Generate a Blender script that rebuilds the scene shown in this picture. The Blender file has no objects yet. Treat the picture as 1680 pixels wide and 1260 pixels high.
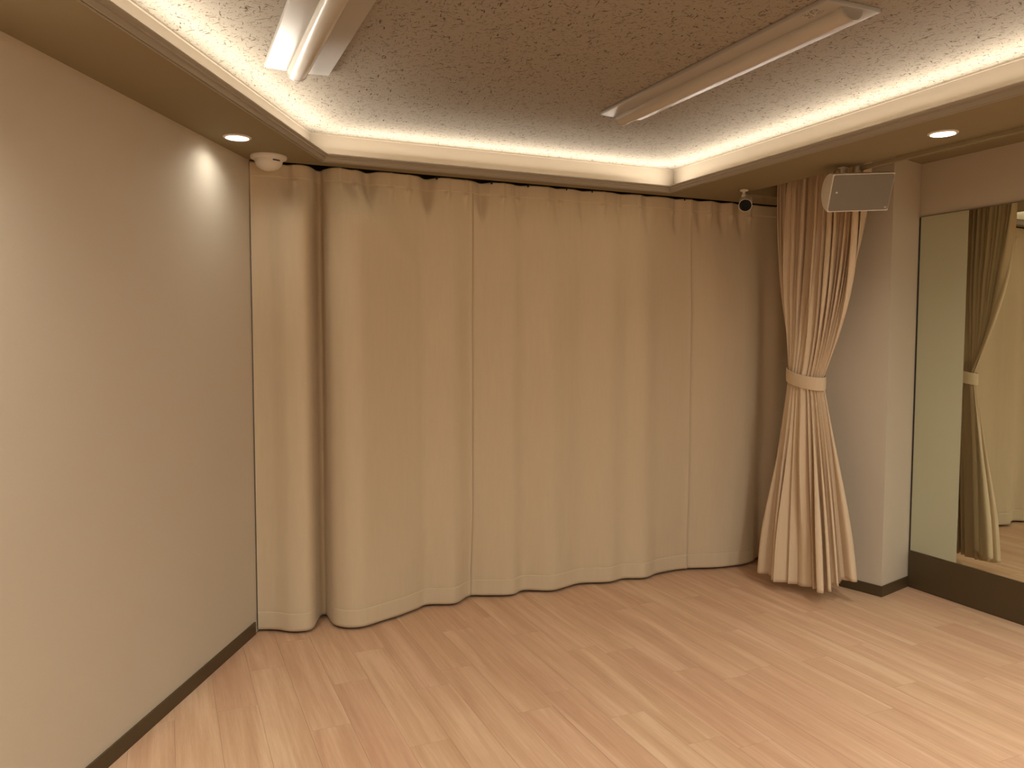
import bpy, bmesh, math, random
from mathutils import Vector, Matrix
import numpy as np

random.seed(7)
scene = bpy.context.scene
COL = scene.collection

# ------------------------------------------------------------------ camera
FPX, PITCH, ROLL, YAW = 1290.0, math.radians(3.502), math.radians(0.099), math.radians(23.858)
CAM_H = 1.46


def cam_axes():
    cp, sp = math.cos(PITCH), math.sin(PITCH)
    f = np.array([0, cp, -sp]); u = np.array([0, sp, cp]); r = np.array([1.0, 0, 0])
    cr, sr = math.cos(ROLL), math.sin(ROLL)
    r2, u2 = r * cr + u * sr, -r * sr + u * cr
    c, s = math.cos(-YAW), math.sin(-YAW)
    rot = lambda v: np.array([v[0] * c - v[1] * s, v[0] * s + v[1] * c, v[2]])
    return rot(r2), rot(u2), rot(f)


CR, CU, CF = cam_axes()
cam_data = bpy.data.cameras.new('camera')
cam_data.sensor_width = 36.0
cam_data.lens = 36.0 * FPX / 1680.0
cam_data.clip_start = 0.02
cam = bpy.data.objects.new('camera', cam_data)
COL.objects.link(cam)
cam.matrix_world = Matrix(((CR[0], CU[0], -CF[0], 0), (CR[1], CU[1], -CF[1], 0),
                           (CR[2], CU[2], -CF[2], CAM_H), (0, 0, 0, 1)))
scene.camera = cam


def ray(px, py):
    return CR * (px - 840) / FPX - CU * (py - 630) / FPX + CF


def at_z(px, py, z):
    d = ray(px, py)
    return np.array([0, 0, CAM_H]) + d * (z - CAM_H) / d[2]


def at_y(px, py, y):
    d = ray(px, py)
    return np.array([0, 0, CAM_H]) + d * y / d[1]


# ------------------------------------------------------------------ world, exposure
world = bpy.data.worlds.new('world')
scene.world = world
world.use_nodes = True
world.node_tree.nodes['Background'].inputs[0].default_value = (0.0, 0.0, 0.0, 1)
vs = scene.view_settings
vs.view_transform = 'Standard'
vs.look = 'None'
vs.gamma = 1.0
vs.use_curve_mapping = False
vs.exposure = 0.0
scene.cycles.max_bounces = 14
scene.cycles.diffuse_bounces = 8
scene.cycles.glossy_bounces = 6
scene.cycles.sample_clamp_indirect = 6.0

# ------------------------------------------------------------------ key dimensions (metres)
Z_SOF, Z_CEIL = 2.293, 2.441
LA = math.radians(29.218)                 # left wall runs 29 degrees off the mirror wall
N1 = np.array([math.cos(LA), -math.sin(LA)])   # points into the room from the left wall
D1 = np.array([math.sin(LA), math.cos(LA)])
WL = -1.605                               # left wall: N1.p = WL
Y_REAR, X_MIR = -2.0, 3.958
COF_L, COF_B, COF_R, COF_F = -1.25, 3.843, 2.695, -1.2


def left_x(y, off=WL):
    return (off - N1[1] * y) / N1[0]


def coffer(o):
    """corner loop of the ceiling coffer, shifted o inwards: back-left, back-right, front-right, front-left"""
    yb, yf, xr, lo = COF_B - o, COF_F + o, COF_R - o, COF_L + o
    return [(left_x(yb, lo), yb), (xr, yb), (xr, yf), (left_x(yf, lo), yf)]


# light strengths (W)
COVE_W_PER_M = 4.8
COVE_COL = (1.0, 0.915, 0.78)
DOWN_W = (0.95, 6.0)   # the two downlights in view: by the left wall, over the mirror
DOWN_W_ROW = 16.0      # the rows behind the viewer
DOWN_COL = (1.0, 0.97, 0.90)
FILL_W = 36.0          # lit luminaires added behind the viewer as frontal fill


def area_light(name, loc, direction, sx, sy, watts, col, shape='RECTANGLE', spread=180, xdir=None):
    d = bpy.data.lights.new(name, 'AREA')
    d.shape = shape
    d.size = sx
    if shape in ('RECTANGLE', 'ELLIPSE'):
        d.size_y = sy
    d.energy = watts
    d.color = col
    d.spread = math.radians(spread)
    o = bpy.data.objects.new(name, d)
    COL.objects.link(o)
    zax = -Vector(direction).normalized()
    xax = Vector(xdir) if xdir is not None else Vector((1, 0, 0))
    xax = (xax - zax * xax.dot(zax)).normalized()
    yax = zax.cross(xax)
    m = Matrix((xax, yax, zax)).transposed().to_4x4()
    m.translation = Vector(loc)
    o.matrix_world = m
    return o


# LED strips lying on the ledge behind the coffer moulding, tilted up and inwards
loop = coffer(-0.045)
for i in range(4):
    a, b = Vector((*loop[i], 0)), Vector((*loop[(i + 1) % 4], 0))
    d = (b - a); ln = d.length; d.normalize()
    inward = Vector((d.y, -d.x, 0))
    mid = (a + b) / 2
    area_light('cove_light', (mid.x, mid.y, 2.3140), inward * 0.80 + Vector((0, 0, 0.60)),
               ln - 0.10, 0.012, COVE_W_PER_M * ln, COVE_COL, xdir=d)

# ------------------------------------------------------------------ helpers


def link_mesh(name, verts, faces, mat, parent=None, smooth=False):
    me = bpy.data.meshes.new(name)
    me.from_pydata([tuple(map(float, v)) for v in verts], [], faces)
    me.update()
    o = bpy.data.objects.new(name, me)
    COL.objects.link(o)
    if mat:
        me.materials.append(mat)
    if smooth:
        me.polygons.foreach_set('use_smooth', [True] * len(me.polygons))
    if parent:
        o.parent = parent
    return o


def link_bm(name, bm, mat, parent=None, smooth=False, recalc=True):
    if recalc:
        bmesh.ops.recalc_face_normals(bm, faces=bm.faces)
    me = bpy.data.meshes.new(name)
    bm.to_mesh(me); bm.free()
    o = bpy.data.objects.new(name, me)
    COL.objects.link(o)
    if mat:
        me.materials.append(mat)
    if smooth:
        me.polygons.foreach_set('use_smooth', [True] * len(me.polygons))
        try:
            me.set_sharp_from_angle(angle=math.radians(35))
        except Exception:
            pass
    if parent:
        o.parent = parent
    return o


def tag(o, label=None, cat=None, group=None, kind=None):
    if label: o['label'] = label
    if cat: o['category'] = cat
    if group: o['group'] = group
    if kind: o['kind'] = kind
    return o


def empty(name, loc, rot=(0, 0, 0)):
    o = bpy.data.objects.new(name, None)
    o.empty_display_size = 0.1
    o.location = loc
    o.rotation_euler = rot
    COL.objects.link(o)
    return o


def box_bm(x0, x1, y0, y1, z0, z1, bev=0.0, bm=None):
    own = bm is None
    if own: bm = bmesh.new()
    vs_ = [bm.verts.new((x, y, z)) for x in (x0, x1) for y in (y0, y1) for z in (z0, z1)]
    fs = [(0, 1, 3, 2), (4, 6, 7, 5), (0, 4, 5, 1), (2, 3, 7, 6), (0, 2, 6, 4), (1, 5, 7, 3)]
    fa = [bm.faces.new([vs_[i] for i in f]) for f in fs]
    if bev:
        ed = {e for f in fa for e in f.edges}
        bmesh.ops.bevel(bm, geom=list(ed), offset=bev, segments=2, profile=0.5, affect='EDGES')
    return bm


def prism_bm(poly, z0, z1):
    bm = bmesh.new()
    n = len(poly)
    a = [bm.verts.new((p[0], p[1], z0)) for p in poly]
    b = [bm.verts.new((p[0], p[1], z1)) for p in poly]
    bm.faces.new(a[::-1]); bm.faces.new(b)
    for i in range(n):
        bm.faces.new((a[i], a[(i + 1) % n], b[(i + 1) % n], b[i]))
    return bm


def lathe_bm(profile, seg=48, axis='z'):
    """profile: list of (radius, height)"""
    bm = bmesh.new()
    rings = []
    for r, h in profile:
        if r < 1e-6:
            rings.append([bm.verts.new((0, 0, h))])
        else:
            rings.append([bm.verts.new((r * math.cos(2 * math.pi * k / seg), r * math.sin(2 * math.pi * k / seg), h)) for k in range(seg)])
    for A, B in zip(rings, rings[1:]):
        for k in range(seg):
            k2 = (k + 1) % seg
            if len(A) == 1 and len(B) == 1: continue
            if len(A) == 1: bm.faces.new((A[0], B[k2], B[k]))
            elif len(B) == 1: bm.faces.new((A[k], A[k2], B[0]))
            else: bm.faces.new((A[k], A[k2], B[k2], B[k]))
    return bm


def smoothstep(a, b, x):
    t = np.clip((x - a) / (b - a), 0, 1)
    return t * t * (3 - 2 * t)


# ------------------------------------------------------------------ materials


def new_mat(name):
    m = bpy.data.materials.new(name)
    m.use_nodes = True
    nt = m.node_tree
    b = nt.nodes['Principled BSDF']
    return m, nt, b


def plain(name, col, rough=0.6, spec=0.4, metallic=0.0, bump=None, var=0.0, coat=0.0):
    """bump = (scale, strength, distance)"""
    m, nt, b = new_mat(name)
    b.inputs['Base Color'].default_value = (*col, 1)
    b.inputs['Roughness'].default_value = rough
    b.inputs['Specular IOR Level'].default_value = spec
    b.inputs['Metallic'].default_value = metallic
    b.inputs['Coat Weight'].default_value = coat
    tc = nt.nodes.new('ShaderNodeTexCoord')
    if bump:
        nz = nt.nodes.new('ShaderNodeTexNoise')
        nz.inputs['Scale'].default_value = bump[0]
        nz.inputs['Detail'].default_value = 4
        bp = nt.nodes.new('ShaderNodeBump')
        bp.inputs['Strength'].default_value = bump[1]
        bp.inputs['Distance'].default_value = bump[2]
        nt.links.new(tc.outputs['Object'], nz.inputs['Vector'])
        nt.links.new(nz.outputs['Fac'], bp.inputs['Height'])
        nt.links.new(bp.outputs['Normal'], b.inputs['Normal'])
    if var:
        n2 = nt.nodes.new('ShaderNodeTexNoise')
        n2.inputs['Scale'].default_value = 3.0
        n2.inputs['Detail'].default_value = 6
        nt.links.new(tc.outputs['Object'], n2.inputs['Vector'])
        mx = nt.nodes.new('ShaderNodeMix'); mx.data_type = 'RGBA'
        mx.inputs['A'].default_value = (*[c * (1 - var) for c in col], 1)
        mx.inputs['B'].default_value = (*[min(1, c * (1 + var)) for c in col], 1)
        nt.links.new(n2.outputs['Fac'], mx.inputs['Factor'])
        nt.links.new(mx.outputs['Result'], b.inputs['Base Color'])
    return m


def emission(name, col, strength):
    m, nt, b = new_mat(name)
    b.inputs['Base Color'].default_value = (*col, 1)
    b.inputs['Emission Color'].default_value = (*col, 1)
    b.inputs['Emission Strength'].default_value = strength
    return m


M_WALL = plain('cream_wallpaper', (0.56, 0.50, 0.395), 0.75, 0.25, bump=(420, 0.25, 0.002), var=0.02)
M_SOFFIT = plain('shaded_soffit_wallpaper', (0.25, 0.205, 0.12), 0.75, 0.25, bump=(420, 0.2, 0.002), var=0.02)  # the walls' paper, darkened to put the shade under the ceiling into the colour
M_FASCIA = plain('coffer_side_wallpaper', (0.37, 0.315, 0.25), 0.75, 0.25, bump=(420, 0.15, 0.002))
M_MOULD = plain('painted_moulding', (0.32, 0.28, 0.22), 0.34, 0.5)
M_BASE = plain('dark_brown_skirting', (0.075, 0.050, 0.022), 0.45, 0.4, var=0.05)
M_DARK = plain('recess_shade', (0.10, 0.075, 0.045), 0.8, 0.2)  # shade of the slot and the gap behind the curtain put into the colour
M_WHITE = plain('white_plastic', (0.72, 0.68, 0.60), 0.38, 0.5)
M_ENAMEL = plain('white_enamel_metal', (0.31, 0.285, 0.25), 0.32, 0.5)
M_BAR = plain('milky_light_bar', (0.42, 0.385, 0.33), 0.22, 0.5)
M_BAR_FILL = emission('fill_light_bar', (1.0, 0.93, 0.80), 4.0)  # glow of the added fill luminaires only
M_BLACK = plain('black_lens', (0.004, 0.004, 0.005), 0.35, 0.15)
M_BLACKP = plain('black_plastic', (0.015, 0.014, 0.013), 0.5, 0.4)
M_METAL = plain('rail_metal', (0.55, 0.49, 0.38), 0.4, 0.5)
M_REFL = plain('downlight_reflector', (0.80, 0.78, 0.74), 0.2, 0.5)
M_LENS = emission('downlight_lens', (1.0, 0.95, 0.88), 14.0)


def ceiling_material():
    m, nt, b = new_mat('rock_wool_ceiling_board')
    L = nt.links
    tc = nt.nodes.new('ShaderNodeTexCoord')
    masks = []
    for k, (ang, sx, sy, thr, off) in enumerate([(10, 150, 34, 0.69, 0), (68, 160, 36, 0.695, 3.1), (-38, 150, 32, 0.695, 7.7), (125, 170, 40, 0.70, 11.3)]):
        mp = nt.nodes.new('ShaderNodeMapping')
        mp.inputs['Rotation'].default_value = (0, 0, math.radians(ang))
        mp.inputs['Location'].default_value = (off, off * 1.7, 0)
        mp2 = nt.nodes.new('ShaderNodeMapping')
        mp2.inputs['Scale'].default_value = (sx, sy, 1)
        nz = nt.nodes.new('ShaderNodeTexNoise')
        nz.noise_dimensions = '2D'
        nz.inputs['Scale'].default_value = 1.0
        nz.inputs['Detail'].default_value = 1.5
        nz.inputs['Roughness'].default_value = 0.5
        nz.inputs['Distortion'].default_value = 0.6
        L.new(tc.outputs['Object'], mp.inputs['Vector'])
        L.new(mp.outputs['Vector'], mp2.inputs['Vector'])
        L.new(mp2.outputs['Vector'], nz.inputs['Vector'])
        r = nt.nodes.new('ShaderNodeMapRange')
        r.inputs['From Min'].default_value = thr
        r.inputs['From Max'].default_value = thr + 0.05
        L.new(nz.outputs['Fac'], r.inputs['Value'])
        masks.append(r.outputs['Result'])
    acc = masks[0]
    for mk in masks[1:]:
        mm = nt.nodes.new('ShaderNodeMath'); mm.operation = 'MAXIMUM'
        L.new(acc, mm.inputs[0]); L.new(mk, mm.inputs[1])
        acc = mm.outputs[0]
    fine = nt.nodes.new('ShaderNodeTexNoise')
    fine.inputs['Scale'].default_value = 260
    fine.inputs['Detail'].default_value = 5
    L.new(tc.outputs['Object'], fine.inputs['Vector'])
    base = nt.nodes.new('ShaderNodeMix'); base.data_type = 'RGBA'
    base.inputs['A'].default_value = (0.245, 0.215, 0.172, 1)
    base.inputs['B'].default_value = (0.315, 0.28, 0.232, 1)
    L.new(fine.outputs['Fac'], base.inputs['Factor'])
    mix = nt.nodes.new('ShaderNodeMix'); mix.data_type = 'RGBA'
    L.new(acc, mix.inputs['Factor'])
    L.new(base.outputs['Result'], mix.inputs['A'])
    mix.inputs['B'].default_value = (0.085, 0.062, 0.042, 1)
    L.new(mix.outputs['Result'], b.inputs['Base Color'])
    b.inputs['Roughness'].default_value = 0.9
    b.inputs['Specular IOR Level'].default_value = 0.1
    sub = nt.nodes.new('ShaderNodeMath'); sub.operation = 'MULTIPLY_ADD'
    L.new(acc, sub.inputs[0]); sub.inputs[1].default_value = -1.0
    L.new(fine.outputs['Fac'], sub.inputs[2])
    bp = nt.nodes.new('ShaderNodeBump')
    bp.inputs['Strength'].default_value = 0.35
    bp.inputs['Distance'].default_value = 0.003
    L.new(sub.outputs[0], bp.inputs['Height'])
    L.new(bp.outputs['Normal'], b.inputs['Normal'])
    return m


M_CEIL = ceiling_material()


def plank_material():
    m, nt, b = new_mat('beech_vinyl_plank')
    L = nt.links
    tc = nt.nodes.new('ShaderNodeTexCoord')
    oi = nt.nodes.new('ShaderNodeObjectInfo')
    off = nt.nodes.new('ShaderNodeVectorMath'); off.operation = 'MULTIPLY_ADD'
    cx = nt.nodes.new('ShaderNodeCombineXYZ')
    L.new(oi.outputs['Random'], cx.inputs[0]); L.new(oi.outputs['Random'], cx.inputs[1]); L.new(oi.outputs['Random'], cx.inputs[2])
    L.new(cx.outputs[0], off.inputs[0]); off.inputs[1].default_value = (37.0, 53.0, 11.0)
    L.new(tc.outputs['Object'], off.inputs[2])

    def stretched(sx, sy, detail, rough=0.55, dist=0.0):
        mp = nt.nodes.new('ShaderNodeMapping')
        mp.inputs['Scale'].default_value = (sx, sy, 1)
        L.new(off.outputs[0], mp.inputs['Vector'])
        nz = nt.nodes.new('ShaderNodeTexNoise')
        nz.inputs['Scale'].default_value = 1.0
        nz.inputs['Detail'].default_value = detail
        nz.inputs['Roughness'].default_value = rough
        nz.inputs['Distortion'].default_value = dist
        L.new(mp.outputs['Vector'], nz.inputs['Vector'])
        return nz.outputs['Fac']
    broad = stretched(17, 1.1, 2, 0.5, 0.6)
    streak = stretched(95, 2.2, 4, 0.6, 0.3)
    grain = stretched(420, 16, 3)
    ramp = nt.nodes.new('ShaderNodeValToRGB')
    e = ramp.color_ramp.elements
    e[0].position, e[0].color = 0.30, (0.56, 0.325, 0.185, 1)
    e[1].position, e[1].color = 0.74, (0.72, 0.475, 0.295, 1)
    mid = ramp.color_ramp.elements.new(0.52); mid.color = (0.63, 0.385, 0.225, 1)
    a1 = nt.nodes.new('ShaderNodeMath'); a1.operation = 'MULTIPLY_ADD'
    L.new(streak, a1.inputs[0]); a1.inputs[1].default_value = 0.50; L.new(broad, a1.inputs[2])
    a2 = nt.nodes.new('ShaderNodeMath'); a2.operation = 'MULTIPLY_ADD'
    L.new(oi.outputs['Random'], a2.inputs[0]); a2.inputs[1].default_value = 0.10; L.new(a1.outputs[0], a2.inputs[2])
    a3 = nt.nodes.new('ShaderNodeMath'); a3.operation = 'SUBTRACT'
    L.new(a2.outputs[0], a3.inputs[0]); a3.inputs[1].default_value = 0.30
    L.new(a3.outputs[0], ramp.inputs['Fac'])
    # a slight yellow / pink drift between planks
    hs = nt.nodes.new('ShaderNodeHueSaturation')
    hr = nt.nodes.new('ShaderNodeMapRange')
    hr.inputs['To Min'].default_value = 0.497; hr.inputs['To Max'].default_value = 0.504
    L.new(oi.outputs['Random'], hr.inputs['Value'])
    L.new(hr.outputs[0], hs.inputs['Hue'])
    hs.inputs['Saturation'].default_value = 0.95
    L.new(ramp.outputs['Color'], hs.inputs['Color'])
    mul = nt.nodes.new('ShaderNodeMix'); mul.data_type = 'RGBA'; mul.blend_type = 'MULTIPLY'
    gr = nt.nodes.new('ShaderNodeMapRange')
    gr.inputs['From Min'].default_value = 0.3; gr.inputs['From Max'].default_value = 0.7
    gr.inputs['To Min'].default_value = 0.93; gr.inputs['To Max'].default_value = 1.04
    L.new(grain, gr.inputs['Value'])
    mul.inputs['Factor'].default_value = 1.0
    L.new(hs.outputs['Color'], mul.inputs['A'])
    L.new(gr.outputs[0], mul.inputs['B'])
    L.new(mul.outputs['Result'], b.inputs['Base Color'])
    b.inputs['Roughness'].default_value = 0.42
    b.inputs['Specular IOR Level'].default_value = 0.35
    bp = nt.nodes.new('ShaderNodeBump')
    bp.inputs['Strength'].default_value = 0.12; bp.inputs['Distance'].default_value = 0.001
    L.new(grain, bp.inputs['Height'])
    L.new(bp.outputs['Normal'], b.inputs['Normal'])
    return m


M_PLANK = plank_material()


def fabric_material(name, col, sheen=0.15):
    m, nt, b = new_mat(name)
    L = nt.links
    tc = nt.nodes.new('ShaderNodeTexCoord')
    nz = nt.nodes.new('ShaderNodeTexNoise')
    mp = nt.nodes.new('ShaderNodeMapping'); mp.inputs['Scale'].default_value = (1, 1, 0.12)
    nz.inputs['Scale'].default_value = 60; nz.inputs['Detail'].default_value = 5
    L.new(tc.outputs['Object'], mp.inputs['Vector']); L.new(mp.outputs['Vector'], nz.inputs['Vector'])
    mx = nt.nodes.new('ShaderNodeMix'); mx.data_type = 'RGBA'
    mx.inputs['A'].default_value = (*[c * 0.96 for c in col], 1)
    mx.inputs['B'].default_value = (*[c * 1.04 for c in col], 1)
    L.new(nz.outputs['Fac'], mx.inputs['Factor'])
    L.new(mx.outputs['Result'], b.inputs['Base Color'])
    b.inputs['Roughness'].default_value = 0.8
    b.inputs['Specular IOR Level'].default_value = 0.2
    b.inputs['Sheen Weight'].default_value = sheen
    b.inputs['Sheen Roughness'].default_value = 0.4
    w1 = nt.nodes.new('ShaderNodeTexNoise'); w1.inputs['Scale'].default_value = 700; w1.inputs['Detail'].default_value = 2
    L.new(tc.outputs['Object'], w1.inputs['Vector'])
    bp = nt.nodes.new('ShaderNodeBump'); bp.inputs['Strength'].default_value = 0.12; bp.inputs['Distance'].default_value = 0.001
    L.new(w1.outputs['Fac'], bp.inputs['Height']); L.new(bp.outputs['Normal'], b.inputs['Normal'])
    return m


M_CURT = fabric_material('beige_blackout_fabric', (0.60, 0.50, 0.348))
M_TIED = fabric_material('beige_pleated_fabric', (0.63, 0.50, 0.345))


def mirror_material():
    m, nt, b = new_mat('silvered_mirror_glass')
    b.inputs['Base Color'].default_value = (0.80, 0.845, 0.73, 1)
    b.inputs['Metallic'].default_value = 1.0
    b.inputs['Roughness'].default_value = 0.01
    return m


M_MIRROR = mirror_material()


def grille_material():
    m, nt, b = new_mat('perforated_metal_grille')
    L = nt.links
    tc = nt.nodes.new('ShaderNodeTexCoord')
    vo = nt.nodes.new('ShaderNodeTexVoronoi'); vo.inputs['Scale'].default_value = 420
    vo.inputs['Randomness'].default_value = 0.0
    L.new(tc.outputs['Object'], vo.inputs['Vector'])
    r = nt.nodes.new('ShaderNodeMapRange'); r.inputs['From Min'].default_value = 0.30; r.inputs['From Max'].default_value = 0.40
    L.new(vo.outputs['Distance'], r.inputs['Value'])
    mx = nt.nodes.new('ShaderNodeMix'); mx.data_type = 'RGBA'
    mx.inputs['A'].default_value = (0.09, 0.085, 0.08, 1)
    mx.inputs['B'].default_value = (0.26, 0.228, 0.185, 1)
    L.new(r.outputs[0], mx.inputs['Factor'])
    L.new(mx.outputs['Result'], b.inputs['Base Color'])
    b.inputs['Roughness'].default_value = 0.45
    return m


M_GRILLE = grille_material()


def sticker_material():
    m, nt, b = new_mat('printed_rating_label')
    L = nt.links
    tc = nt.nodes.new('ShaderNodeTexCoord')
    mp = nt.nodes.new('ShaderNodeMapping'); mp.inputs['Scale'].default_value = (160, 420, 160)
    nz = nt.nodes.new('ShaderNodeTexNoise'); nz.inputs['Scale'].default_value = 1.0; nz.inputs['Detail'].default_value = 2
    L.new(tc.outputs['Object'], mp.inputs['Vector']); L.new(mp.outputs['Vector'], nz.inputs['Vector'])
    r = nt.nodes.new('ShaderNodeMapRange'); r.inputs['From Min'].default_value = 0.47; r.inputs['From Max'].default_value = 0.55
    L.new(nz.outputs['Fac'], r.inputs['Value'])
    mx = nt.nodes.new('ShaderNodeMix'); mx.data_type = 'RGBA'
    mx.inputs['A'].default_value = (0.45, 0.43, 0.38, 1)
    mx.inputs['B'].default_value = (0.05, 0.045, 0.04, 1)
    L.new(r.outputs[0], mx.inputs['Factor']); L.new(mx.outputs['Result'], b.inputs['Base Color'])
    b.inputs['Roughness'].default_value = 0.5
    return m


M_STICKER = sticker_material()

# ------------------------------------------------------------------ floor
fl_poly = [(left_x(Y_REAR) - 0.1, Y_REAR - 0.1), (X_MIR + 0.1, Y_REAR - 0.1), (X_MIR + 0.1, 4.2), (left_x(4.2) - 0.1, 4.2)]
floor = link_bm('floor', prism_bm(fl_poly, -0.06, -0.0032), plain('floor_slab', (0.46, 0.24, 0.105), 0.5, 0.3), None)
tag(floor, 'pale wood plank floor running towards the curtain', None, None, 'structure')

PW, PL = 0.1524, 0.9144
X0 = 0.765
joint = {}
# end joints read off the photograph: column index from x = 0.765
for col, y in ((-3, 3.515), (-2, 2.88), (-1, 3.235), (1, 3.055), (2, 3.19), (3, 2.70), (6, 2.243), (7, 3.064), (10, 2.652), (11, 3.06), (13, 3.19)):
    joint[col] = y


def clip(poly, n, c):
    """keep n.p >= c"""
    out = []
    for i in range(len(poly)):
        a, b = np.array(poly[i]), np.array(poly[(i + 1) % len(poly)])
        da, db = a @ n - c, b @ n - c
        if da >= 0: out.append(tuple(a))
        if da * db < 0:
            t = da / (da - db); out.append(tuple(a + t * (b - a)))
    return out


full_mesh = None
g = 0.0004
rs = random.Random(3)
for ci in range(-17, 22):
    x0, x1 = X0 + ci * PW + g, X0 + (ci + 1) * PW - g
    x1 = min(x1, X_MIR - 0.01)
    if x1 - x0 < 0.02: continue
    y = joint.get(ci, rs.uniform(0, PL))
    y = y % PL
    y0 = y - PL
    while y0 < 4.13:
        ya, yb = y0 + g, min(y0 + PL - g, 4.13)
        y0 += PL
        if yb - ya < 0.03 or yb < 0.2: continue
        poly = [(x0, ya), (x1, ya), (x1, yb), (x0, yb)]
        cl = clip(poly, N1, WL + 0.004)
        if len(cl) < 3: continue
        ax = [p_[0] for p_ in cl]; ay = [p_[1] for p_ in cl]
        if max(ax) - min(ax) < 0.01 or max(ay) - min(ay) < 0.01: continue
        cx_, cy_ = x0, ya
        is_full = len(cl) == 4 and all(abs(a[0] - b[0]) + abs(a[1] - b[1]) < 1e-6 for a, b in zip(cl, poly)) and abs((x1 - x0) - (PW - 2 * g)) < 1e-6 and abs((yb - ya) - (PL - 2 * g)) < 1e-6
        if is_full and full_mesh:
            o = bpy.data.objects.new('plank', full_mesh); COL.objects.link(o)
        else:
            o = link_bm('plank', prism_bm([(p_[0] - cx_, p_[1] - cy_) for p_ in cl], -0.003, 0.0), M_PLANK)
            if is_full: full_mesh = o.data
        o.location = (cx_, cy_, 0)
        o.parent = floor

# ------------------------------------------------------------------ walls
Y_BACK = 4.15


def wall_slab(name, p, q, z0, z1, nrm, mat=M_WALL, t=0.08, label=None):
    p, q, nrm = np.array(p), np.array(q), np.array(nrm)
    poly = [p, q, q - nrm * t, p - nrm * t]
    o = link_bm(name, prism_bm([tuple(v) for v in poly], z0, z1), mat)
    return tag(o, label, None, None, 'structure')


wall_left = wall_slab('wall_left', (left_x(Y_REAR - 0.1), Y_REAR - 0.1), (left_x(Y_BACK + .1), Y_BACK + .1), 0, Z_CEIL + .1, N1,
                      label='cream wallpapered wall with a downlight scallop near its corner')
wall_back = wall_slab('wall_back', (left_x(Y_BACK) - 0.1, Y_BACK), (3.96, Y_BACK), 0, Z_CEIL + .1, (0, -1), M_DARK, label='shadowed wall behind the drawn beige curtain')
wall_right = wall_slab('wall_right', (X_MIR + 0.006, Y_REAR - .1), (X_MIR + 0.006, 4.2), 0, Z_CEIL + .1, (-1, 0), label='cream wall that carries the mirror')
wall_rear = wall_slab('wall_rear', (left_x(Y_REAR) - .1, Y_REAR), (X_MIR + .1, Y_REAR), 0, Z_CEIL + .1, (0, 1), label='cream wall behind the viewer')

# slanted corner column between back curtain and mirror
CA, CB = np.array([3.654, 3.128]), np.array([X_MIR + 0.004, 3.208])
cdir = (CB - CA) / np.linalg.norm(CB - CA)
cperp = np.array([-cdir[1], cdir[0]])
CC = CA + cperp * 0.42
column = link_bm('wall_column', prism_bm([tuple(CA), tuple(CB), (X_MIR + 0.004, CC[1] + 0.08), tuple(CC)], 0, Z_CEIL + .05), M_WALL)
tag(column, 'cream corner column between the tied curtain and the mirror', None, None, 'structure')

# skirtings
SK_H, SK_T = 0.061, 0.008


def skirting(name, p, q, nrm, label):
    p, q, nrm = np.array(p, float), np.array(q, float), np.array(nrm, float)
    bm = prism_bm([tuple(p + nrm * 0.0005), tuple(q + nrm * 0.0005), tuple(q + nrm * SK_T), tuple(p + nrm * SK_T)], 0.0005, SK_H)
    return tag(link_bm(name, bm, M_BASE), label, None, None, 'structure')


skirting('baseboard_left', (left_x(Y_REAR), Y_REAR), (left_x(3.955), 3.955), N1, 'dark brown skirting along the left wall')
bm = bmesh.new()
e1 = CA + cdir * -SK_T - cperp * SK_T
pts_o = [CC - cdir * SK_T, e1, CB - cperp * SK_T - cdir * 0.004]
pts_i = [CC - cdir * 0.0005, CA - cdir * 0.0005 - cperp * 0.0005, CB - cperp * 0.0005 - cdir * 0.004]
poly = [tuple(p_) for p_ in pts_o] + [tuple(p_) for p_ in pts_i[::-1]]
bm.free()
tag(link_bm('baseboard_column', prism_bm(poly, 0.0005, SK_H), M_BASE), 'dark brown skirting wrapped round the corner column', None, None, 'structure')
tag(link_bm('baseboard_right', box_bm(X_MIR - 0.008, X_MIR + 0.005, Y_REAR + .01, 3.199, 0.0005, 0.209, 0.0015), M_BASE),
    'tall dark brown kick board under the mirror', None, None, 'structure')

# ------------------------------------------------------------------ ceiling, soffit, coffer
fas = coffer(-0.087)
cpoly = [fas[0], fas[1], fas[2], fas[3]]
ceiling = link_bm('ceiling', prism_bm(cpoly, Z_CEIL, Z_CEIL + 0.03), M_CEIL)
tag(ceiling, 'speckled rock wool ceiling board inside the lit coffer', None, None, 'structure')

X_SOF = 3.115          # right edge of the soffit, where the curtain rail runs
Y_STRIP = 3.722
Y_SLOT = 3.962
down_px = [(0.302, 3.545), (2.94, 2.285)]
down_pos = [np.array(p_) for p_ in down_px]
down_pos += [np.array(down_px[0]) - D1 * 1.85, np.array(down_px[0]) - D1 * 3.7, np.array([2.94, 0.75]), np.array([2.94, -0.8]), np.array([0.3, -1.6])]
R_HOLE = 0.046

soffit_outer = [(left_x(Y_SLOT), Y_SLOT), (3.955, Y_SLOT), (3.955, Y_STRIP), (X_SOF, Y_STRIP), (X_SOF, Y_REAR), (left_x(Y_REAR), Y_REAR)]
bm = bmesh.new()


def loop_edges(bm, pts, z):
    v = [bm.verts.new((p_[0], p_[1], z)) for p_ in pts]
    return [bm.edges.new((v[i], v[(i + 1) % len(v)])) for i in range(len(v))]


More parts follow.
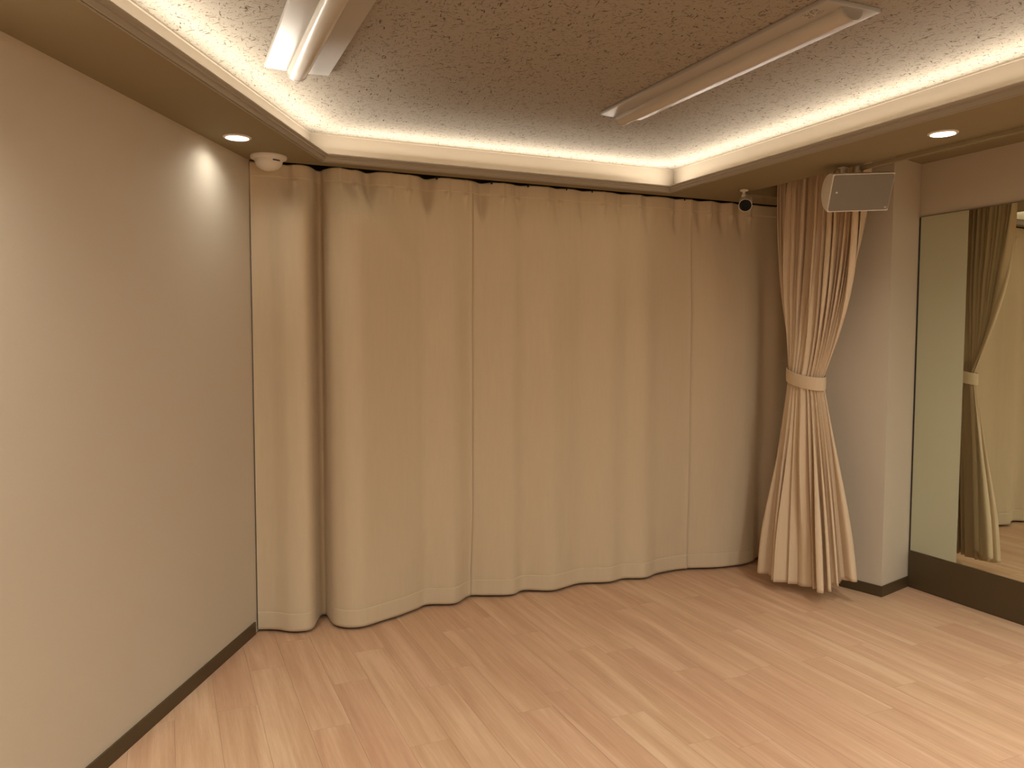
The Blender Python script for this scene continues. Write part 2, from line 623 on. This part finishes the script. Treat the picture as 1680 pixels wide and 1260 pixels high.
ed = loop_edges(bm, soffit_outer, Z_SOF)
ed += loop_edges(bm, coffer(-0.012), Z_SOF)
for c in down_pos:
    ed += loop_edges(bm, [(c[0] + R_HOLE * math.cos(2 * math.pi * k / 40), c[1] + R_HOLE * math.sin(2 * math.pi * k / 40)) for k in range(40)], Z_SOF)
bmesh.ops.triangle_fill(bm, use_beauty=True, use_dissolve=False, edges=ed)
for f in bm.faces:
    if f.normal.z > 0: f.normal_flip()
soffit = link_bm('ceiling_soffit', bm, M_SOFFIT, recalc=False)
tag(soffit, 'lowered cream soffit framing the lit ceiling coffer', None, None, 'structure')
# sides of the coffer (behind the moulding) and the ledge the LED strip lies on
for i, side in enumerate(('back', 'right', 'front', 'left')):
    a, b = fas[i], fas[(i + 1) % 4]
    la, lb = coffer(-0.012)[i], coffer(-0.012)[(i + 1) % 4]
    v = [(a[0], a[1], 2.306), (b[0], b[1], 2.306), (b[0], b[1], Z_CEIL), (a[0], a[1], Z_CEIL), (la[0], la[1], 2.306), (lb[0], lb[1], 2.306)]
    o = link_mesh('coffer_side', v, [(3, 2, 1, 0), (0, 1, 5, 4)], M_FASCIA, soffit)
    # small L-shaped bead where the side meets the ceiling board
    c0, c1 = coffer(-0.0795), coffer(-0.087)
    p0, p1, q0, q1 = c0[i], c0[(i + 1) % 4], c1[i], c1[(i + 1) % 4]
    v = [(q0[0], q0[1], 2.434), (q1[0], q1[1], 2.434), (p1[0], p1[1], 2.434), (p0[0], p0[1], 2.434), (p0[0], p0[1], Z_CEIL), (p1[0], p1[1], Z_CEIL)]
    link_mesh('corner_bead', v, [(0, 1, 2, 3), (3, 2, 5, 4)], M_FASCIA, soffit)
# right edge of the soffit, upper ceiling over the mirror, strip and slot
v = [(X_SOF, Y_REAR, Z_SOF), (X_SOF, Y_STRIP, Z_SOF), (X_SOF, Y_STRIP, Z_CEIL), (X_SOF, Y_REAR, Z_CEIL), (3.955, Y_STRIP, Z_SOF), (3.955, Y_STRIP, Z_CEIL)]
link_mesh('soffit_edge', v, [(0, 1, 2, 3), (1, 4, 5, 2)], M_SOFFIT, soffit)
ZR = 2.437
v = [(X_SOF, Y_REAR, ZR), (4.02, Y_REAR, ZR), (4.02, 4.2, ZR), (X_SOF, 4.2, ZR)]
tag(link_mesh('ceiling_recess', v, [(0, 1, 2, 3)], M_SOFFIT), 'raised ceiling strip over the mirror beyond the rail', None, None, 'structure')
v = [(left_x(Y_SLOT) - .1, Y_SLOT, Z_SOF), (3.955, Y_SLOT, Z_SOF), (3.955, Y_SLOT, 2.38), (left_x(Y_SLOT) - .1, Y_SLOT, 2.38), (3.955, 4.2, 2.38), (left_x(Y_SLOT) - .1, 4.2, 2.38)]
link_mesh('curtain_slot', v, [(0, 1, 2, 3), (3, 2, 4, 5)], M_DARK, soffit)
# solid roof over everything keeps the room light-tight
tag(link_bm('ceiling_slab', box_bm(-3.6, 4.3, -2.4, 4.4, Z_CEIL + 0.06, Z_CEIL + 0.12), M_DARK), 'slab above the ceiling boards', None, None, 'structure')

# profiled moulding round the coffer
PROF = [(-0.0125, 2.2930), (-0.0125, 2.2880), (-0.0085, 2.2862), (-0.0060, 2.2880), (-0.0050, 2.2945), (-0.0030, 2.2945), (-0.0015, 2.2895), (0.0015, 2.2905),
        (0.0030, 2.2945), (0.0042, 2.3000), (0.0075, 2.3070), (0.0125, 2.3120), (0.0175, 2.3140), (0.0205, 2.3150), (0.0225, 2.3180),
        (0.0225, 2.3215), (0.0200, 2.3235), (0.0150, 2.3235), (0.0130, 2.3180), (0.0130, 2.3060), (-0.0125, 2.3060)]
for i in range(4):
    vv, ff = [], []
    for o_, z_ in PROF:
        lp = coffer(o_)
        a, b = lp[i], lp[(i + 1) % 4]
        vv += [(a[0], a[1], z_), (b[0], b[1], z_)]
    n = len(PROF)
    for k in range(n):
        k2 = (k + 1) % n
        ff.append((2 * k, 2 * k + 1, 2 * k2 + 1, 2 * k2))
    bm = bmesh.new()
    me = bpy.data.meshes.new('t'); me.from_pydata(vv, [], ff); bm.from_mesh(me); bpy.data.meshes.remove(me)
    t = link_bm('trim_%d' % (i + 1), bm, M_MOULD, smooth=True)
    tag(t, ('profiled moulding on the coffer edge above the drawn curtain', 'profiled moulding on the coffer edge near the speaker',
            'profiled moulding on the coffer edge behind the viewer', 'profiled moulding on the coffer edge along the left wall')[i], None, None, 'structure')

# ------------------------------------------------------------------ mirror
mir = empty('wall_mirror', (X_MIR, 0.9, 0.21))
tag(mir, 'tall wall mirror above the dark kick board reflecting the tied curtain', 'mirror')
o = link_bm('mirror_glass', box_bm(0.0, 0.005, Y_REAR + 0.1 - 0.9, 3.197 - 0.9, 0.0, 1.927), M_MIRROR, mir)
o = link_bm('edge_strip', box_bm(-0.002, 0.0055, 3.1975 - 0.9, 3.2035 - 0.9, 0.0, 1.927), plain('dark_edge_strip', (0.03, 0.028, 0.026), 0.4), mir)
o = link_bm('bottom_channel', box_bm(-0.004, 0.0, Y_REAR + 0.1 - 0.9, 3.197 - 0.9, -0.001, 0.006), plain('bronze_channel', (0.11, 0.08, 0.045), 0.4, 0.5, 0.4), mir)
o = link_bm('top_channel', box_bm(-0.002, 0.0055, Y_REAR + 0.1 - 0.9, 3.197 - 0.9, 1.9272, 1.931), plain('dull_channel', (0.20, 0.16, 0.10), 0.5), mir)

# ------------------------------------------------------------------ drawn back curtain
HEM = [(417.9, 1036.2), (435.7, 1033.3), (454.8, 1033.8), (478.6, 1036.9), (503, 1035.6), (514.5, 1030.5), (520.5, 1020), (527, 1011), (535.5, 1009), (541, 1015.5),
       (549, 1025.4), (564.3, 1029.8), (581, 1030.5), (600, 1028), (626, 1020.2), (657, 1010.7), (683.3, 1000), (695, 993.8), (708, 991.7), (740, 991.7),
       (753, 988.3), (770, 976.9), (796.7, 976.6), (839.5, 976.2), (860, 968.4), (905, 969.8), (928.8, 963.8), (952.6, 957), (1000, 955.5), (1024, 949.5),
       (1059.8, 948.9), (1080.6, 940.6), (1125, 933), (1175.8, 931.7), (1217.5, 927.2), (1236, 921.5)]
HZ = 0.014
hem = [at_z(px, py, HZ)[:2] for px, py in HEM]
hem[0] = np.array([left_x(3.965) + 0.014, 3.965])
hem += [np.array([3.53, 3.99]), np.array([3.63, 3.945]), np.array([3.74, 3.975])]
hem = np.array(hem)
hem[:, 1] += 0.012


def catmull(P, per=24):
    out = []
    n = len(P)
    for i in range(n - 1):
        p0, p1, p2, p3 = P[max(i - 1, 0)], P[i], P[i + 1], P[min(i + 2, n - 1)]
        for k in range(per):
            t = k / per
            out.append(0.5 * ((2 * p1) + (-p0 + p2) * t + (2 * p0 - 5 * p1 + 4 * p2 - p3) * t * t + (-p0 + 3 * p1 - 3 * p2 + p3) * t ** 3))
    out.append(P[-1])
    return np.array(out)


hp = catmull(hem)
seam_x = [at_z(771, 977, HZ)[0], at_z(1127, 933, HZ)[0]]
VPK = [(470, 0.014), (527, 0.030), (575, 0.012), (603, 0.028), (703, 0.030), (793, 0.022), (853, 0.014), (916, 0.012), (958, 0.012), (1020, 0.012),
       (1062, 0.010), (1110, 0.012), (1150, 0.012), (1185, 0.012), (1215, 0.012)]
vpk = [(at_y(px, 310, 3.98)[0], a) for px, a in VPK]
NIP = [480, 556, 582, 640, 670, 735, 766, 825, 852, 898, 920, 990, 1018, 1050, 1106, 1136, 1165, 1200, 1230]
nip = [at_y(px, 318, 3.98)[0] for px in NIP]
Z_TOP = 2.2885
zs = np.concatenate([np.linspace(HZ, 0.085, 6), [0.0975, 0.0985, 0.1005, 0.102], np.linspace(0.13, 1.7, 34), np.linspace(1.73, 2.2, 30), np.linspace(2.204, 2.219, 6), [2.2215, 2.2235, 2.226], np.linspace(2.23, Z_TOP, 10)])

curtain = empty('drawn_curtain', (1.9, 3.97, 0.0))
tag(curtain, 'wide beige blackout curtain drawn across the far wall', 'curtain')


def curtain_point(i, z):
    x, y = hp[i]
    calm = 0.48 + 0.52 * float(1 - smoothstep(0.85, 1.25, x))      # folds flatten to the right
    calm = calm + (1 - calm) * 0.75 * float(1 - smoothstep(0.02, 0.55, z))
    y = 3.955 + (y - 3.955) * calm
    w = 0.80 * smoothstep(1.98 - 0.43 * smoothstep(1.0, 1.4, x), 2.25, z)
    ytop = 3.990
    y2 = y * (1 - w) + ytop * w
    # softer folds half way up
    t = float(smoothstep(2.02, 2.22, z))
    hz = Z_TOP - z
    dz = 0.0
    if hz < 0.30:
        for xc, a in vpk:
            wd = 0.014 + 0.026 * max(0.0, 1 - hz / 0.20)
            q_ = 2.2 - abs(x - xc) / wd
            if q_ > 0:
                k = math.exp(-((x - xc) / wd) ** 2)
                y2 += 1.6 * a * k * float(1 - smoothstep(0.10, 0.235, hz))
                dz -= 0.20 * a * k * max(0.0, 1 - hz / 0.03)
        for xc in nip:
            k = math.exp(-((x - xc) / 0.016) ** 2 - ((hz - 0.082) / 0.016) ** 2)
            y2 -= 0.010 * k
            k = math.exp(-((x - xc) / 0.011) ** 2) * (1 if hz < 0.085 else math.exp(-((hz - 0.085) / 0.05) ** 2))
            y2 -= 0.007 * k
    if hz < 0.066: y2 -= 0.003
    if z < 0.1: y2 -= 0.003
    return x, y2, z + dz


bounds = [0]
for sx in seam_x:
    bounds.append(int(np.argmin(np.abs(hp[:, 0] - sx))))
bounds.append(len(hp) - 1)
for s in range(3):
    i0, i1 = bounds[s], bounds[s + 1]
    verts, faces = [], []
    n = i1 - i0 + 1
    for z in zs:
        for k in range(n):
            x, y, zz = curtain_point(i0 + k, float(z))
            # the left panel overlaps the next one at the sewn seam
            if s > 0: y += 0.009 * math.exp(-k / 2.0)
            if s < 2: y -= 0.006 * math.exp(-(n - 1 - k) / 2.0)
            verts.append((x - 1.9, y - 3.97, zz))
    if s < 2:   # small overlap tab
        pass
    for r in range(len(zs) - 1):
        for k in range(n - 1):
            a = r * n + k
            faces.append((a, a + 1, a + n + 1, a + n))
    o = link_mesh('fabric_panel', verts, faces, M_CURT, curtain, smooth=True)
    md = o.modifiers.new('solid', 'SOLIDIFY'); md.thickness = 0.0016; md.offset = 1

rail = empty('ceiling_curtain_track', (1.9, 3.985, 2.34))
tag(rail, 'slim curtain track in the slot above the drawn curtain', 'curtain track')
link_bm('track_profile', box_bm(-1.5, 1.5, -0.012, 0.012, -0.012, 0.012, 0.002), M_BLACKP, rail)
for px, a in VPK[::1]:
    xx = at_y(px + 14, 310, 3.98)[0]
    link_bm('runner', box_bm(xx - 1.9 - 0.004, xx - 1.9 + 0.004, -0.004, 0.004, -0.062, -0.0125), M_BLACKP, rail)

# ------------------------------------------------------------------ tied-back curtain
TE1 = np.array([0.0, -1.0])          # along the rail, towards the viewer
TE2 = np.array([-1.0, 0.0])          # towards the room
TC = np.array([3.325, 3.405])
tied = empty('tied_curtain', (TC[0], TC[1], 0.0))
tag(tied, 'pleated beige curtain gathered by a tieback beside the mirror', 'curtain')
NF = 22
NU = NF * 26
rt = random.Random(11)
ph = [rt.uniform(-0.25, 0.25) for _ in range(NF + 2)]
am = [rt.uniform(0.45, 1.45) for _ in range(NF + 2)]
am2 = [rt.uniform(0.25, 1.6) for _ in range(NF + 2)]
fw = [rt.uniform(0.55, 1.25) for _ in range(NF)]
fw[int(NF * 0.56)] = 2.6          # one broad flat pleat in front
fw = np.concatenate([[0], np.cumsum(fw)]) / sum(fw)
Z_TT = 2.418
tz = np.concatenate([np.linspace(0.0, 0.06, 4), np.linspace(0.1, 0.9, 20), np.linspace(0.94, 1.45, 26), np.linspace(1.5, 2.0, 16), np.linspace(2.03, 2.418, 26)])
Z_TIE = 1.222


def tied_point(u, z):
    # fold phase is constant up the cloth
    k = min(int(np.searchsorted(fw, u, side='right')) - 1, NF - 1)
    fr = (u - fw[k]) / (fw[k + 1] - fw[k])
    # three base curves
    top = np.array([3.362, 3.705 - 0.665 * u])
    th = math.radians(-205 + 230 * u)            # from left-back round the front to right
    ca, sa = math.sin(math.radians(-115 + 230 * u)), math.cos(math.radians(-115 + 230 * u))
    tie = TC + TE1 * (0.108 * ca) + TE2 * (0.050 * sa - 0.005)
    hemc = TC + TE1 * (0.226 * ca + 0.054) + TE2 * (0.115 * sa - 0.01 - 0.045 * ca)
    if z >= Z_TIE:
        t = (z - Z_TIE) / (Z_TT - Z_TIE)
        s = 1 - (1 - t) ** 2.3
        s = s * 0.93 + 0.07 * t
        base = tie * (1 - s) + top * s
        amp = 0.008 + 0.026 * float(smoothstep(0.0, 0.55, t)) - 0.010 * float(smoothstep(0.88, 1.0, t))
        mixa = 0.0
    else:
        t = (Z_TIE - z) / Z_TIE
        s = 0.30 * (1 - (1 - t) ** 2.0) + 0.70 * t
        base = tie * (1 - s) + hemc * s
        amp = 0.008 + 0.032 * float(smoothstep(0.0, 0.8, t))
        mixa = float(smoothstep(0.1, 0.9, t))
    # normal of the base curve (blend of room direction and radial)
    if z >= Z_TIE:
        tt = (z - Z_TIE) / (Z_TT - Z_TIE)
    else:
        tt = 0.0
    rad = TE1 * ca + TE2 * sa
    nr = rad * (1 - tt) + np.array([-1.0, 0.0]) * tt
    nr = nr / (np.linalg.norm(nr) + 1e-9)
    A = am[k] * (1 - mixa) + am2[k] * mixa
    # rounded lobes with narrow dark valleys between them
    lobe = 2.0 * A * abs(math.sin(math.pi * fr)) ** 0.55 - 1.1
    # sideways lean so the folds overlap like real pleats
    tang = np.array([-nr[1], nr[0]])
    lean = amp * 0.55 * A * math.sin(2 * math.pi * fr) * (0.6 + 0.4 * math.sin(k * 2.3))
    p = base + nr * amp * lobe + tang * lean
    return p


def hem_height(u):
    return 0.056 + (0.085 * (2 * u - 0.95) ** 2 if u > 0.475 else 0.030 * (0.95 - 2 * u) ** 2)


verts, faces = [], []
for z in tz:
    for j in range(NU + 1):
        u = j / NU
        h0 = hem_height(u)
        zz = h0 + (Z_TT - h0) * (z / Z_TT)
        p = tied_point(min(u, 0.99999), zz)
        sag = 0.0
        verts.append((p[0] - TC[0], p[1] - TC[1], zz))
n = NU + 1
for r in range(len(tz) - 1):
    for k in range(NU):
        a = r * n + k
        faces.append((a, a + 1, a + n + 1, a + n))
o = link_mesh('pleated_fabric', verts, faces, M_TIED, tied, smooth=True)
md = o.modifiers.new('solid', 'SOLIDIFY'); md.thickness = 0.0014; md.offset = 0
# tieback band: a closed, tilted loop
bm = bmesh.new()
ring = []
NB = 64
for k in range(NB):
    th = 2 * math.pi * k / NB
    c_, s_ = math.sin(th), math.cos(th)
    p = TE1 * (0.130 * c_) + TE2 * (0.073 * s_ - 0.005)
    tilt = -0.026 * c_ - 0.006 * s_
    row = []
    for off, zz in ((0.0, -0.037), (0.0022, -0.035), (0.003, 0.0), (0.0022, 0.035), (0.0, 0.037), (-0.003, 0.035), (-0.003, -0.035)):
        q = TE1 * c_ + TE2 * s_
        row.append(bm.verts.new((p[0] + q[0] * off, p[1] + q[1] * off, Z_TIE + tilt + zz)))
    ring.append(row)
for k in range(NB):
    A, B = ring[k], ring[(k + 1) % NB]
    for m_ in range(7):
        bm.faces.new((A[m_], B[m_], B[(m_ + 1) % 7], A[(m_ + 1) % 7]))
link_bm('tieback_band', bm, M_TIED, tied, smooth=True)

rail2 = empty('curtain_rail', (3.362, 0.0, 2.428))
tag(rail2, 'cream curtain rail on the raised ceiling in front of the mirror', 'curtain rail')
link_bm('rail_profile', box_bm(-0.014, 0.014, Y_REAR + 0.1, 3.712, -0.008, 0.0085, 0.002), M_METAL, rail2)
link_bm('rail_end_cap', box_bm(-0.016, 0.016, 3.7121, 3.7205, -0.010, 0.0085, 0.002), M_WHITE, rail2)
# pale angle trim along the edge of the soffit
o = link_bm('trim_5', box_bm(X_SOF + 0.002, X_SOF + 0.024, Y_REAR + 0.05, 2.868, 2.2695, 2.2895, 0.0015), M_SOFFIT)
tag(o, 'pale angle trim along the soffit edge over the mirror', None, None, 'structure')

# ------------------------------------------------------------------ downlights
labels = ['round recessed downlight glowing beside the left wall near the dome', 'round recessed downlight near the curtain rail above the mirror',
          'round recessed downlight of the left row, out of view', 'round recessed downlight of the left row, farthest back',
          'round recessed downlight of the right row, out of view', 'round recessed downlight of the right row, farthest back', 'round recessed downlight near the rear wall']


def make_downlight(pos, label, watts):
    e = empty('downlight', (pos[0], pos[1], Z_SOF))
    tag(e, label, 'downlight', 'recessed downlights in the soffit')
    link_bm('trim_ring', lathe_bm([(0.0445, 0.001), (0.0445, -0.003), (0.0475, -0.0065), (0.053, -0.006), (0.0575, -0.0025), (0.0575, -0.0003)]), M_WHITE, e, True)
    link_bm('reflector', lathe_bm([(0.0446, 0.0), (0.0432, 0.006), (0.041, 0.014)]), M_REFL, e, True)
    link_bm('lens', lathe_bm([(0.0412, 0.014), (0.02, 0.015), (0.0, 0.0152)]), M_LENS, e, True)
    area_light('downlight_lamp', (pos[0], pos[1], Z_SOF + 0.0125), (0, 0, -1), 0.078, 0.078, watts, DOWN_COL, 'DISK', 140)
    return e


for k_, (p_, lb) in enumerate(zip(down_pos, labels)):
    make_downlight(p_, lb, DOWN_W[k_] if k_ < 2 else DOWN_W_ROW)

# ------------------------------------------------------------------ dome sensor
dm = empty('dome_camera', (0.466, 3.862, Z_SOF))
tag(dm, 'white dome security camera on the soffit in the corner', 'camera')
link_bm('base_ring', lathe_bm([(0.0, -0.0002), (0.083, -0.0002), (0.0835, -0.006), (0.081, -0.012), (0.074, -0.0155), (0.062, -0.0165)]), M_WHITE, dm, True)
dome = link_bm('dome', lathe_bm([(0.064, -0.0145), (0.0635, -0.020)] + [(0.063 * math.cos(a), -0.022 - 0.046 * math.sin(a)) for a in np.linspace(0.05, math.pi / 2, 14)]), M_WHITE, dm, True)
# dark slit facing the room
bm = bmesh.new()
rows = []
for k in range(9):
    a = math.radians(-98 + 4.5 * k) + math.radians(18)
    rows.append([bm.verts.new((r_ * math.cos(a), r_ * math.sin(a), z_)) for r_, z_ in ((0.0637, -0.0225), (0.0625, -0.0285))])
for A, B in zip(rows, rows[1:]):
    bm.faces.new((A[0], B[0], B[1], A[1]))
link_bm('view_slit', bm, M_BLACKP, dome)

# ------------------------------------------------------------------ bullet camera
bc = empty('bullet_camera', (3.045, 3.62, Z_SOF))
tag(bc, 'small white bullet camera with a black lens hanging under the soffit', 'camera')
link_bm('mount_base', lathe_bm([(0, -0.0002), (0.024, -0.0002), (0.024, -0.005), (0.020, -0.009), (0.0, -0.009)], 32), M_WHITE, bc, True)
link_bm('mount_arm', lathe_bm([(0.008, -0.008), (0.008, -0.022), (0.012, -0.026), (0.0135, -0.034), (0.011, -0.042), (0.0, -0.045)], 24), M_WHITE, bc, True)
aim = Vector((-0.60, -0.66, -0.45)).normalized()
q = aim.to_track_quat('Z', 'Y')
cen = Vector((0.01, -0.005, -0.070))
body = link_bm('housing', lathe_bm([(0.0, -0.052), (0.018, -0.051), (0.030, -0.044), (0.0355, -0.030), (0.0365, 0.045), (0.0368, 0.056), (0.0345, 0.058), (0.0335, 0.0545)], 40), M_WHITE, bc, True)
body.rotation_mode = 'QUATERNION'; body.rotation_quaternion = q; body.location = cen
ln = link_bm('lens_face', lathe_bm([(0.0336, 0.0535), (0.016, 0.0540), (0.015, 0.0525), (0.010, 0.0525), (0.0, 0.0545)], 40), M_BLACK, body, True)
ln['label'] = 'black lens face'

# ------------------------------------------------------------------ speaker
SPK = Vector((3.110, 2.85, 2.157))
n_ = Vector((-0.3175, -0.8475, -0.4240)).normalized()   # grille normal
r_ = Vector((0.929, -0.368, 0.0385))                     # along the long side
r_ = (r_ - n_ * r_.dot(n_)).normalized()
u_ = r_.cross(n_); u_ = u_ if u_.z > 0 else -u_
sp = empty('wall_speaker', SPK)
tag(sp, 'white wedge speaker with grey grille hung under the soffit before the tied curtain', 'speaker')
xax = r_; yax = -n_; zax = u_
if xax.cross(yax).dot(zax) < 0: xax = -xax
sp.matrix_world = Matrix(((xax.x, yax.x, zax.x, SPK.x), (xax.y, yax.y, zax.y, SPK.y), (xax.z, yax.z, zax.z, SPK.z), (0, 0, 0, 1)))
SW, SH, SD = 0.1525, 0.0922, 0.098
bm = bmesh.new()
prof = [(0.0, SH)]
for k in range(0, 21):
    a = math.pi / 2 - math.pi * k / 20
    prof.append((0.006 + SD * math.cos(a) ** 0.9 if math.cos(a) > 1e-6 else 0.006, SH * math.sin(a)))
prof.append((0.0, -SH))
A = [bm.verts.new((-SW, y_, z_)) for y_, z_ in prof]
B = [bm.verts.new((SW, y_, z_)) for y_, z_ in prof]
n = len(prof)
sides = [bm.faces.new((A[i], A[(i + 1) % n], B[(i + 1) % n], B[i])) for i in range(n)]
bm.faces.new(A); bm.faces.new(B[::-1])
bmesh.ops.recalc_face_normals(bm, faces=bm.faces)
capedges = [e_ for e_ in bm.edges if len({round(v_.co.x, 4) for v_ in e_.verts}) == 1]
bmesh.ops.bevel(bm, geom=capedges, offset=0.005, segments=3, profile=0.5, affect='EDGES')
link_bm('cabinet', bm, M_WHITE, sp, True)


def rounded(w, h, r, nseg=6):
    pts = []
    for cx_, cy_, a0 in ((w - r, h - r, 0), (-w + r, h - r, 90), (-w + r, -h + r, 180), (w - r, -h + r, 270)):
        for k in range(nseg + 1):
            a = math.radians(a0 + 90 * k / nseg)
            pts.append((cx_ + r * math.cos(a), cy_ + r * math.sin(a)))
    return pts


bm = bmesh.new()
f0 = [bm.verts.new((x_, -0.0022, z_)) for x_, z_ in rounded(SW - 0.0045, SH - 0.0045, 0.010)]
f1 = [bm.verts.new((x_, 0.002, z_)) for x_, z_ in rounded(SW - 0.0045, SH - 0.0045, 0.010)]
bm.faces.new(f0)
for i in range(len(f0)):
    j = (i + 1) % len(f0)
    bm.faces.new((f0[i], f0[j], f1[j], f1[i]))
grille = link_bm('grille', bm, M_GRILLE, sp)
grille['label'] = 'grey perforated metal grille'
# small round badge and printed mark on the grille
sgn = 1 if xax.dot(r_) > 0 else -1
bd = link_bm('badge', lathe_bm([(0.0048, 0.0), (0.0048, 0.0016), (0.0036, 0.0022), (0.0, 0.0022)], 24), M_WHITE, grille, True)
bd.rotation_euler = (math.pi / 2, 0, 0); bd.location = (sgn * -0.122, -0.0023, 0.004)
bm = box_bm(-0.0055, 0.0055, -0.0008, 0.0, -0.0012, 0.0012)
box_bm(-0.0055, -0.0030, -0.0008, 0.0, 0.0020, 0.0050, bm=bm)
box_bm(0.0005, 0.0055, -0.0008, 0.0, 0.0024, 0.0050, bm=bm)
box_bm(-0.0020, 0.0030, -0.0008, 0.0, -0.0048, -0.0022, bm=bm)
lg = link_bm('printed_mark', bm, plain('silver_print', (0.62, 0.58, 0.50), 0.3, 0.5), grille)
lg.location = (sgn * 0.134, -0.0024, -0.076)
# ceiling bracket (world-aligned parts, parented to the speaker)
inv = sp.matrix_world.inverted()


def bracket(name, x0, x1, y0, y1, z0, z1):
    o = link_bm(name, box_bm(x0, x1, y0, y1, z0, z1, 0.0015), M_WHITE, sp)
    o.matrix_parent_inverse = inv
    return o


bracket('bracket_plate', 3.068, 3.100, 2.925, 2.960, Z_SOF - 0.0045, Z_SOF - 0.0004)
bracket('bracket_arm', 3.078, 3.092, 2.935, 2.950, Z_SOF - 0.070, Z_SOF - 0.0046)
bracket('bracket_stay', 3.122, 3.136, 2.880, 2.896, Z_SOF - 0.070, Z_SOF - 0.0045)

# ------------------------------------------------------------------ surface-mounted ceiling luminaires


def make_luminaire(cx_, y0, y1, hw, label, sticker, lit=False):
    e = empty('ceiling_luminaire', (cx_, (y0 + y1) / 2, Z_CEIL))
    tag(e, label, 'light fixture', 'surface mounted luminaires on the ceiling')
    hl = (y1 - y0) / 2
    # body: shallow inverted-ridge section, sloping up to the ceiling on both sides
    sec = [(-hw, -0.0005), (-hw + 0.003, -0.0145), (-0.040, -0.0170), (0.040, -0.0170), (hw - 0.003, -0.0145), (hw, -0.0005)]
    bm = bmesh.new()
    A = [bm.verts.new((x_, -hl, z_)) for x_, z_ in sec]
    B = [bm.verts.new((x_, hl, z_)) for x_, z_ in sec]
    n = len(sec)
    for i in range(n):
        bm.faces.new((A[i], A[(i + 1) % n], B[(i + 1) % n], B[i]))
    bm.faces.new(A); bm.faces.new(B[::-1])
    bmesh.ops.recalc_face_normals(bm, faces=bm.faces)
    bmesh.ops.bevel(bm, geom=list(bm.edges), offset=0.0022, segments=2, profile=0.5, affect='EDGES')
    body_ = link_bm('body', bm, M_ENAMEL, e, True)
    # light bar: rounded trough cover
    bm = bmesh.new()
    arc = [(-0.036, -0.0150)] + [(0.036 * -math.cos(a), -0.0200 - 0.0300 * math.sin(a)) for a in np.linspace(0.0, math.pi, 19)] + [(0.036, -0.0150)]
    A = [bm.verts.new((x_, -hl + 0.006, z_)) for x_, z_ in arc]
    B = [bm.verts.new((x_, hl - 0.006, z_)) for x_, z_ in arc]
    for i in range(len(arc) - 1):
        bm.faces.new((A[i], A[i + 1], B[i + 1], B[i]))
    bar_ = link_bm('light_bar', bm, M_BAR_FILL if lit else M_BAR, e, True)
    if lit:
        area_light('fill_lamp', (cx_, (y0 + y1) / 2, Z_CEIL - 0.056), (0, 0, -1), 1.2, 0.066, FILL_W, DOWN_COL, xdir=(0, 1, 0))
    for s in (-1, 1):
        bm = bmesh.new()
        arc2 = [(x_ * 1.03, z_ * 1.0 - (0.0006 if z_ < -0.03 else 0)) for x_, z_ in arc]
        A = [bm.verts.new((x_, s * (hl - 0.010), z_)) for x_, z_ in arc2]
        B = [bm.verts.new((x_, s * (hl - 0.002), z_)) for x_, z_ in arc2]
        n = len(arc2)
        for i in range(n):
            bm.faces.new((A[i], A[(i + 1) % n], B[(i + 1) % n], B[i]))
        bm.faces.new(A); bm.faces.new(B)
        link_bm('bar_end_cap', bm, M_ENAMEL, bar_, True)
    if sticker:
        # rating label on the sloping side, near the end
        def slope(x_):
            t = (x_ + hw) / (hw - 0.040)
            return -0.0145 - 0.0025 * t - 0.0006
        xa, xb = -hw + 0.012, -hw + 0.047
        v = [(xa, -hl + 0.05, slope(xa)), (xb, -hl + 0.05, slope(xb)), (xb, -hl + 0.115, slope(xb)), (xa, -hl + 0.115, slope(xa))]
        link_mesh('rating_label', v, [(0, 1, 2, 3)], M_STICKER, body_)
    return e


make_luminaire(0.470, 1.755, 3.02, 0.118, 'unlit white ceiling luminaire near the left wall, seen end on', False)
make_luminaire(1.878, 1.765, 3.055, 0.108, 'unlit white ceiling luminaire with a rating label, nearer the speaker', True)
make_luminaire(0.470, -0.90, 0.365, 0.118, 'added fill luminaire behind the viewer, nearer the left wall', False, True)  # unseen lit pair, added to fill the room from behind the viewer
make_luminaire(1.878, -0.90, 0.365, 0.108, 'added fill luminaire behind the viewer, nearer the mirror', False, True)
